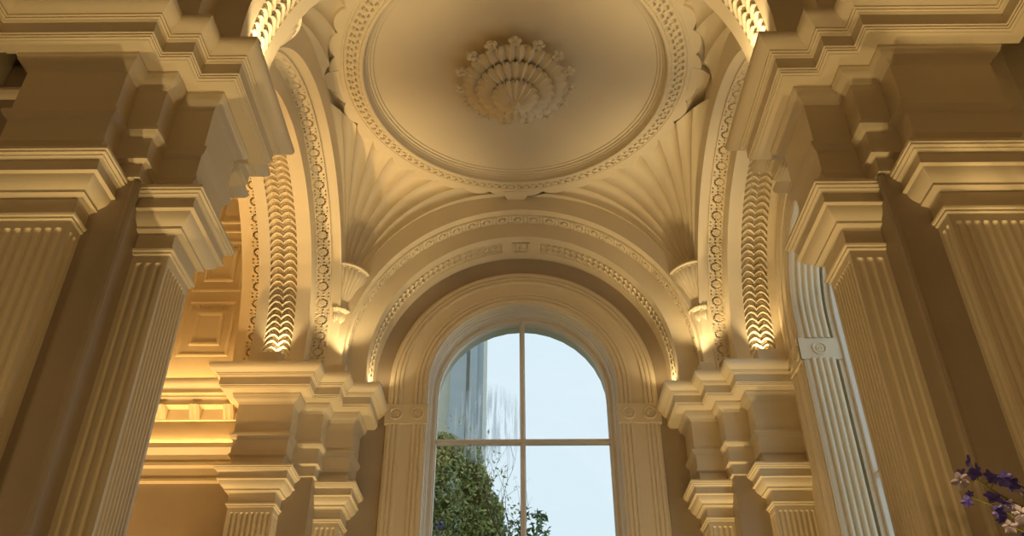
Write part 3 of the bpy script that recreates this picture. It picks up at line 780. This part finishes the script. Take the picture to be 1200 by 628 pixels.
def standing_fill_lamp(x, y, label):  # unseen lamp added behind the camera to fill the camera-facing surfaces
    t = thing('fill_floor_lamp', label, 'lamp', (x, y, -1.5), None, 'thing')
    MB().lathe([(.001, -1.5), (.17, -1.5), (.17, -1.475), (.03, -1.455), (.014, -1.44), (.014, .10), (.001, .10)], (x, y), 24).build('stand', WOOD, t)
    MB().lathe([(.20, .0), (.203, .0), (.13, .32), (.127, .32), (.20, .004)], (x, y), 32).build('lamp_shade', VASE, t)
    MB().blob((x, y, .45-.36+.07), (.03, .03, .045), 12, 8).build('bulb', LENS, t)
    l = bpy.data.lights.new('fill_bulb', 'POINT'); l.energy = 22; l.color = (1, .68, .32); l.shadow_soft_size = .05
    o = bpy.data.objects.new('fill_bulb', l); COL.objects.link(o); o.location = (x, y, .40+EYE)
def fill_table_lamp(x, y):  # unseen table and lamp added to raise the soft light in the bay
    t = thing('fill_lamp_table', 'unseen round dark wooden table added to carry the fill lamp in the vaulted bay', 'table', (x, y, -1.5), None, 'thing')
    MB().lathe([(.001, -.76), (.38, -.76), (.39, -.77), (.39, -.785), (.37, -.80), (.001, -.80)], (x, y), 40).build('table_top', WOOD, t)
    MB().lathe([(.03, -.80), (.035, -1.0), (.05, -1.2), (.035, -1.38), (.22, -1.46), (.23, -1.5), (.001, -1.5)], (x, y), 24).build('pedestal', WOOD, t)
    t = thing('fill_table_lamp', 'added brass bowl fill lamp on the round table, unseen, shining upward', 'lamp', (x, y, -.76), None, 'thing')
    MB().lathe([(.001, -.76), (.09, -.76), (.09, -.745), (.02, -.72), (.015, -.5), (.02, -.40), (.001, -.40)], (x, y), 24).build('stand', WOOD, t)
    MB().lathe([(.02, -.40), (.10, -.37), (.15, -.31), (.16, -.27), (.155, -.27), (.14, -.305), (.09, -.36), (.001, -.385)], (x, y), 32).build('bowl', WOOD, t)
    MB().blob((x, y, -.33), (.03, .03, .03), 12, 8).build('bulb', LENS, t)
    spot((x, y, -.285), (x, y+.4, 3.5), 50, 124, .5, (1, .70, .33), .04, 'fill_bulb')
fill_table_lamp(0., -.1)
standing_fill_lamp(-.9, -6.1, 'added standing fill lamp with a white shade, unseen behind the viewer on the left')
standing_fill_lamp(.9, -6.1, 'added standing fill lamp with a white shade, unseen behind the viewer on the right')

# ------------------------------------------------------------------ outside the window
def leafcloud(n, cen, rad, size, seed=1, squash=1.):
    r = np.random.default_rng(seed); mb = MB()
    for k in range(n):
        d = r.normal(size=3); d /= np.linalg.norm(d); q = r.uniform(.35, 1)**.6
        p = np.array(cen)+d*np.array(rad)*q
        a = r.normal(size=3); a /= np.linalg.norm(a); b = np.cross(a, r.normal(size=3)); b /= np.linalg.norm(b)
        s = size*r.uniform(.6, 1.3); c = np.cross(a, b)
        mb.add([p-a*s, p-b*s*.42+c*s*.12, p+a*s, p+b*s*.42+c*s*.12], [(0, 1, 2), (0, 2, 3)])
    return mb
def merge(l):
    m = MB()
    for q in l: m.add(q.v, q.f)
    return m
slab('ground', -14, 14, 2.6, 24, -1.7, -1.5, GROUND)
t = thing('garden_tree', 'leafy green tree with violet blossom outside the left lower panes', 'tree', (-1.5, 6.2, -1.5), None, 'thing')
MB().tube([(-1.5, 6.2, -1.5), (-1.45, 6.2, 1), (-1.3, 6.15, 3), (-1.2, 6.1, 4.3)], [.16, .13, .09, .03], 10).build('trunk', BARK, t)
MB().tube([(-1.4, 6.15, 2.6), (-1.1, 6.0, 3.2), (-.75, 5.95, 3.7)], [.05, .04, .015], 8).build('branch', BARK, t)
cl = [((-1.25, 6.0, 4.35), (.38, .4, .45)), ((-.98, 5.9, 3.95), (.42, .4, .5)), ((-1.35, 5.9, 3.7), (.45, .4, .6)), ((-.8, 5.85, 3.4), (.36, .4, .42)), ((-1.2, 5.8, 3.0), (.6, .5, .6)), ((-1.5, 6, 4.2), (.3, .3, .5)), ((-.62, 5.8, 3.0), (.30, .3, .3)), ((-1.6, 6.2, 2.4), (.8, .6, .9)), ((-.55, 5.8, 3.35), (.2, .25, .3)), ((-.48, 5.8, 2.85), (.24, .25, .35)), ((-1.0, 6, 4.5), (.2, .25, .2)), ((-.72, 6, 4.32), (.22, .25, .26)), ((-.58, 6, 3.95), (.2, .25, .3)), ((-.42, 5.9, 3.55), (.2, .25, .3)), ((-.38, 5.9, 3.15), (.2, .25, .3))]
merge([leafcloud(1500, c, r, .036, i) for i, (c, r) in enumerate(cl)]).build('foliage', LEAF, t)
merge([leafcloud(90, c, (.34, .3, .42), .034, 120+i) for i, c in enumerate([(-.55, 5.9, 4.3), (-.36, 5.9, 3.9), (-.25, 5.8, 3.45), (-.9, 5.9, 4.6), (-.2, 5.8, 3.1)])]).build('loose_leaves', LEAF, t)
merge([leafcloud(420, c, (r[0]*.92, r[1]*.92, r[2]*.92), .036, 40+i) for i, (c, r) in enumerate(cl)]).build('dark_foliage', LEAF2, t)  # darker leaves mixed into the same clusters, slightly further in
for i, p in enumerate([(-1.32, 5.6, 3.05), (-1.15, 5.55, 2.85), (-1.42, 5.6, 3.6), (-1.0, 5.5, 3.3), (-1.48, 5.6, 2.75)]):
    leafcloud(26, p, (.05, .05, .11), .022, 70+i).build('blossom', BLOOM, t)
t = thing('twiggy_shrub', 'thin bare twigs with a few dark leaves outside, below the window centre', 'shrub', (-.1, 5.2, -1.5), None, 'thing')
tw = MB(); tips = []
r = random.Random(5)
def twig(p, d, L, rad, dep):
    pts = [np.array(p)]; d = np.array(d, float)
    for k in range(5):
        d = d+np.array([r.uniform(-.25, .25), r.uniform(-.2, .2), r.uniform(-.05, .15)]); d /= np.linalg.norm(d); pts.append(pts[-1]+d*L/5)
    tw.tube(pts, [rad*(1-.15*k) for k in range(6)], 5)
    tips.append(pts[-1])
    if dep:
        for k in range(3): twig(pts[2+k], d+np.array([r.uniform(-.9, .9), r.uniform(-.4, .4), r.uniform(-.2, .5)]), L*.6, rad*.55, dep-1)
twig((-.1, 5.2, -1.5), (0, 0, 1), 4.2, .02, 0)
for q in ((-.30, 0, 1), (.22, 0, 1), (-.05, 0, 1)): twig((-.1, 5.2, 2.6), q, 1.15, .008, 2)
tw.build('twigs', BARK, t)
merge([leafcloud(9, p, (.07, .07, .07), .05, 200+i) for i, p in enumerate(tips) if p[2] < 3.35 and p[0] > -.2]+[leafcloud(120, (.10, 5.2, 3.12), (.20, .2, .32), .05, 300), leafcloud(90, (-.12, 5.2, 3.05), (.15, .2, .36), .05, 301), leafcloud(40, (.22, 5.2, 3.2), (.14, .15, .2), .045, 302)]).build('leaves', LEAF2, t)
# neighbouring house corner with stepped vertical strips, no eave
t = thing('neighbour_house', 'grey house corner with stepped vertical strips outside the upper left pane', 'house', (-4.0, 8.6, -1.5), None, 'thing')
MB().box(-7.5, -.72, 8.0, 12, -1.5, 10).build('wall', HOUSE, t)
for x0, x1, y0 in ((-1.16, -.90, 7.90), (-.84, -.72, 7.86), (-.72, -.62, 7.95)):
    MB().box(x0, x1, y0, 8.05, -1.5, 10, .01).build('corner_strip', HOUSE2, t)

# ------------------------------------------------------------------ flowers in the lower right corner
def flower_group():
    vx, vy = 1.74, -2.265
    tb = thing('pedestal', 'tall dark wooden pedestal carrying the flower vase', 'pedestal', (vx, vy, -1.5), None, 'thing')
    MB().lathe([(.001, -.06), (.15, -.06), (.155, -.065), (.155, -.085), (.145, -.10), (.001, -.10)], (vx, vy), 40).build('top', WOOD, tb)
    MB().lathe([(.11, -.10), (.10, -.14), (.075, -.2), (.065, -.8), (.075, -1.25), (.10, -1.34), (.14, -1.40), (.15, -1.5), (.001, -1.5)], (vx, vy), 24).build('column', WOOD, tb)
    vs = MB().lathe([(.001, -.06), (.06, -.06), (.09, .04), (.095, .12), (.07, .24), (.045, .32), (.05, .38), (.07, .41), (.063, .41), (.04, .32), (.06, .22), (.001, .0)], (vx, vy), 32)
    tag(vs.build('vase', VASE), 'white ceramic vase holding the blue flowers', 'vase', None, 'thing')
    def floret(mb, c, nrm, r, rnd, n=5):
        c = np.array(c); nrm = np.array(nrm, float); nrm /= np.linalg.norm(nrm)
        a = np.cross(nrm, [.3, .2, 1]); a /= np.linalg.norm(a); b = np.cross(nrm, a)
        for k in range(n):
            an = 2*pi*k/n+rnd.uniform(-.2, .2); d = a*cos(an)+b*sin(an); e = np.cross(nrm, d); G = []
            for i in range(5):
                q = i/4; hw = r*.42*sin(pi*(.12+.80*q)); cen = c+d*r*(.1+q)+nrm*r*(.35*q-.25*q*q)
                G.append([cen+e*hw*w+nrm*r*.12*(abs(w)) for w in (-1, -.5, 0, .5, 1)])
            mb.grid(G)
        mb.blob(c+nrm*r*.1, r*.16, 6, 4)
    def spray(label, pts, fl, seed, buds=()):
        """pts: stem polyline, fl: (x, y, z, size, material) florets hanging on short pedicels"""
        rnd = random.Random(seed)
        t = thing('flower_stem', label, 'flower', pts[0], 'cut flowers in the vase', 'thing')
        P = [np.array(p, float)+np.array([.022, 0, -.014])*(k > 0) for k, p in enumerate(pts)]; sm = []
        for a in range(len(P)-1):
            p0, p1, p2, p3 = P[max(a-1, 0)], P[a], P[a+1], P[min(a+2, len(P)-1)]
            for q in range(8):
                u = q/8; sm.append(.5*(2*p1+(p2-p0)*u+(2*p0-5*p1+4*p2-p3)*u*u+(3*p1-p0-3*p2+p3)*u**3))
        sm.append(P[-1])
        MB().tube(sm, [.0042-.0024*k/len(sm) for k in range(len(sm))], 6).build('stem', STEM, t)
        for x, y, z, sz, m in fl:
            sz *= .66; c = np.array([x+.022, y, z-.014]); near = min(sm, key=lambda p: np.linalg.norm(p-c)+(.0 if p[2] < z else .02)); off = c-near
            L = np.linalg.norm(off); off = off/(L or 1)
            mb = MB(); nr = off*.7+np.array([rnd.uniform(-.5, .1), -.75, rnd.uniform(-.45, .25)])
            floret(mb, c, nr, sz, rnd)
            if m is PETALW: floret(mb, c-nr*.004, nr, sz*.72, rnd, 6)
            mb.tube([c, c-nr/np.linalg.norm(nr)*sz*.5, c-nr/np.linalg.norm(nr)*sz*.8+np.array([0, 0, .008])], [sz*.14, sz*.08, sz*.03], 6)
            f = mb.build('floret', m, t, sharp=80)
            MB().tube([near, near+off*L*.6+np.array([0, 0, -.004]), c], .0014, 5).build('pedicel', STEM, f)
        for x, y, z in buds:
            x += .022; z -= .014; mb = MB(); mb.blob((x, y, z), (.006, .006, .014), 6, 4); mb.tube([(x, y, z-.012), (x+.004, y, z-.03)], .0014, 5); mb.build('bud', PETAL, t)
    V, W_ = PETAL, PETALW; y = -2.36
    spray('blue violet delphinium spray leaning farthest left in the lower right corner', [(vx, vy, .36), (1.66, y, .62), (1.53, y, .80), (1.41, y, .89), (1.345, y, .945), (1.35, y, .99)],
          [(1.283, y-.01, .942, .040, W_), (1.337, y, .967, .036, V), (1.372, y-.01, .953, .036, V), (1.400, y+.01, .962, .034, V), (1.300, y+.01, .972, .028, V)], 3, [(1.325, y, 1.0), (1.333, y, 1.018), (1.35, y, .992)])
    spray('small violet delphinium side spray with a drooping floret, lowest on the left', [(vx-.01, vy, .36), (1.62, y, .62), (1.47, y, .79), (1.37, y, .865), (1.30, y, .897)],
          [(1.288, y, .884, .026, V), (1.297, y-.01, .902, .018, V), (1.362, y-.01, .888, .038, V), (1.395, y, .880, .030, V), (1.375, y, .853, .030, V)], 5)
    spray('dark blue delphinium spray curving above the pale blossoms', [(vx+.01, vy+.01, .36), (1.68, y, .66), (1.57, y, .85), (1.455, y, .935), (1.42, y, .96)],
          [(1.415, y-.01, .950, .036, V), (1.440, y, .938, .034, V), (1.47, y+.01, .925, .028, V), (1.475, y-.01, .885, .026, V)], 7)
    spray('pale blossom spray at the right edge in the lower corner', [(vx+.02, vy-.01, .36), (1.65, y, .64), (1.53, y, .80), (1.46, y, .88)],
          [(1.462, y, .918, .050, W_), (1.432, y-.01, .840, .048, W_), (1.405, y, .866, .036, W_), (1.475, y, .838, .042, W_)], 8)
    spray('violet delphinium spray lowest at the right edge of the photo', [(vx-.02, vy+.0, .36), (1.60, y, .60), (1.47, y, .76), (1.38, y, .815)],
          [(1.375, y, .826, .026, V), (1.384, y-.01, .803, .030, W_), (1.44, y, .785, .030, V)], 11)
flower_group()

# ------------------------------------------------------------------ world, camera, view
w = bpy.data.worlds.new('overcast_sky'); SC.world = w; w.use_nodes = True
bg = w.node_tree.nodes['Background']; bg.inputs['Color'].default_value = (.74, .84, .93, 1); bg.inputs['Strength'].default_value = .96
cam = bpy.data.cameras.new('camera'); co = bpy.data.objects.new('camera', cam); COL.objects.link(co)
cam.sensor_fit = 'HORIZONTAL'; cam.sensor_width = 36; cam.lens = 1002.75/1200*36; cam.clip_start = .05
import mathutils
yaw, pit, rol = -.00789, .59985, -.00139
fw = mathutils.Vector((sin(yaw)*cos(pit), cos(yaw)*cos(pit), sin(pit)))
rt = mathutils.Vector((cos(yaw), -sin(yaw), 0)); up = rt.cross(fw)
r2 = rt*cos(rol)+up*sin(rol); u2 = -rt*sin(rol)+up*cos(rol)
M = mathutils.Matrix((( r2.x, u2.x, -fw.x), (r2.y, u2.y, -fw.y), (r2.z, u2.z, -fw.z))).to_4x4()
M.translation = (-.0341, -4.8845, EYE); co.matrix_world = M
SC.camera = co
vs = SC.view_settings; vs.view_transform = 'Standard'; vs.look = 'None'; vs.exposure = .26; vs.gamma = 1.; vs.use_curve_mapping = False
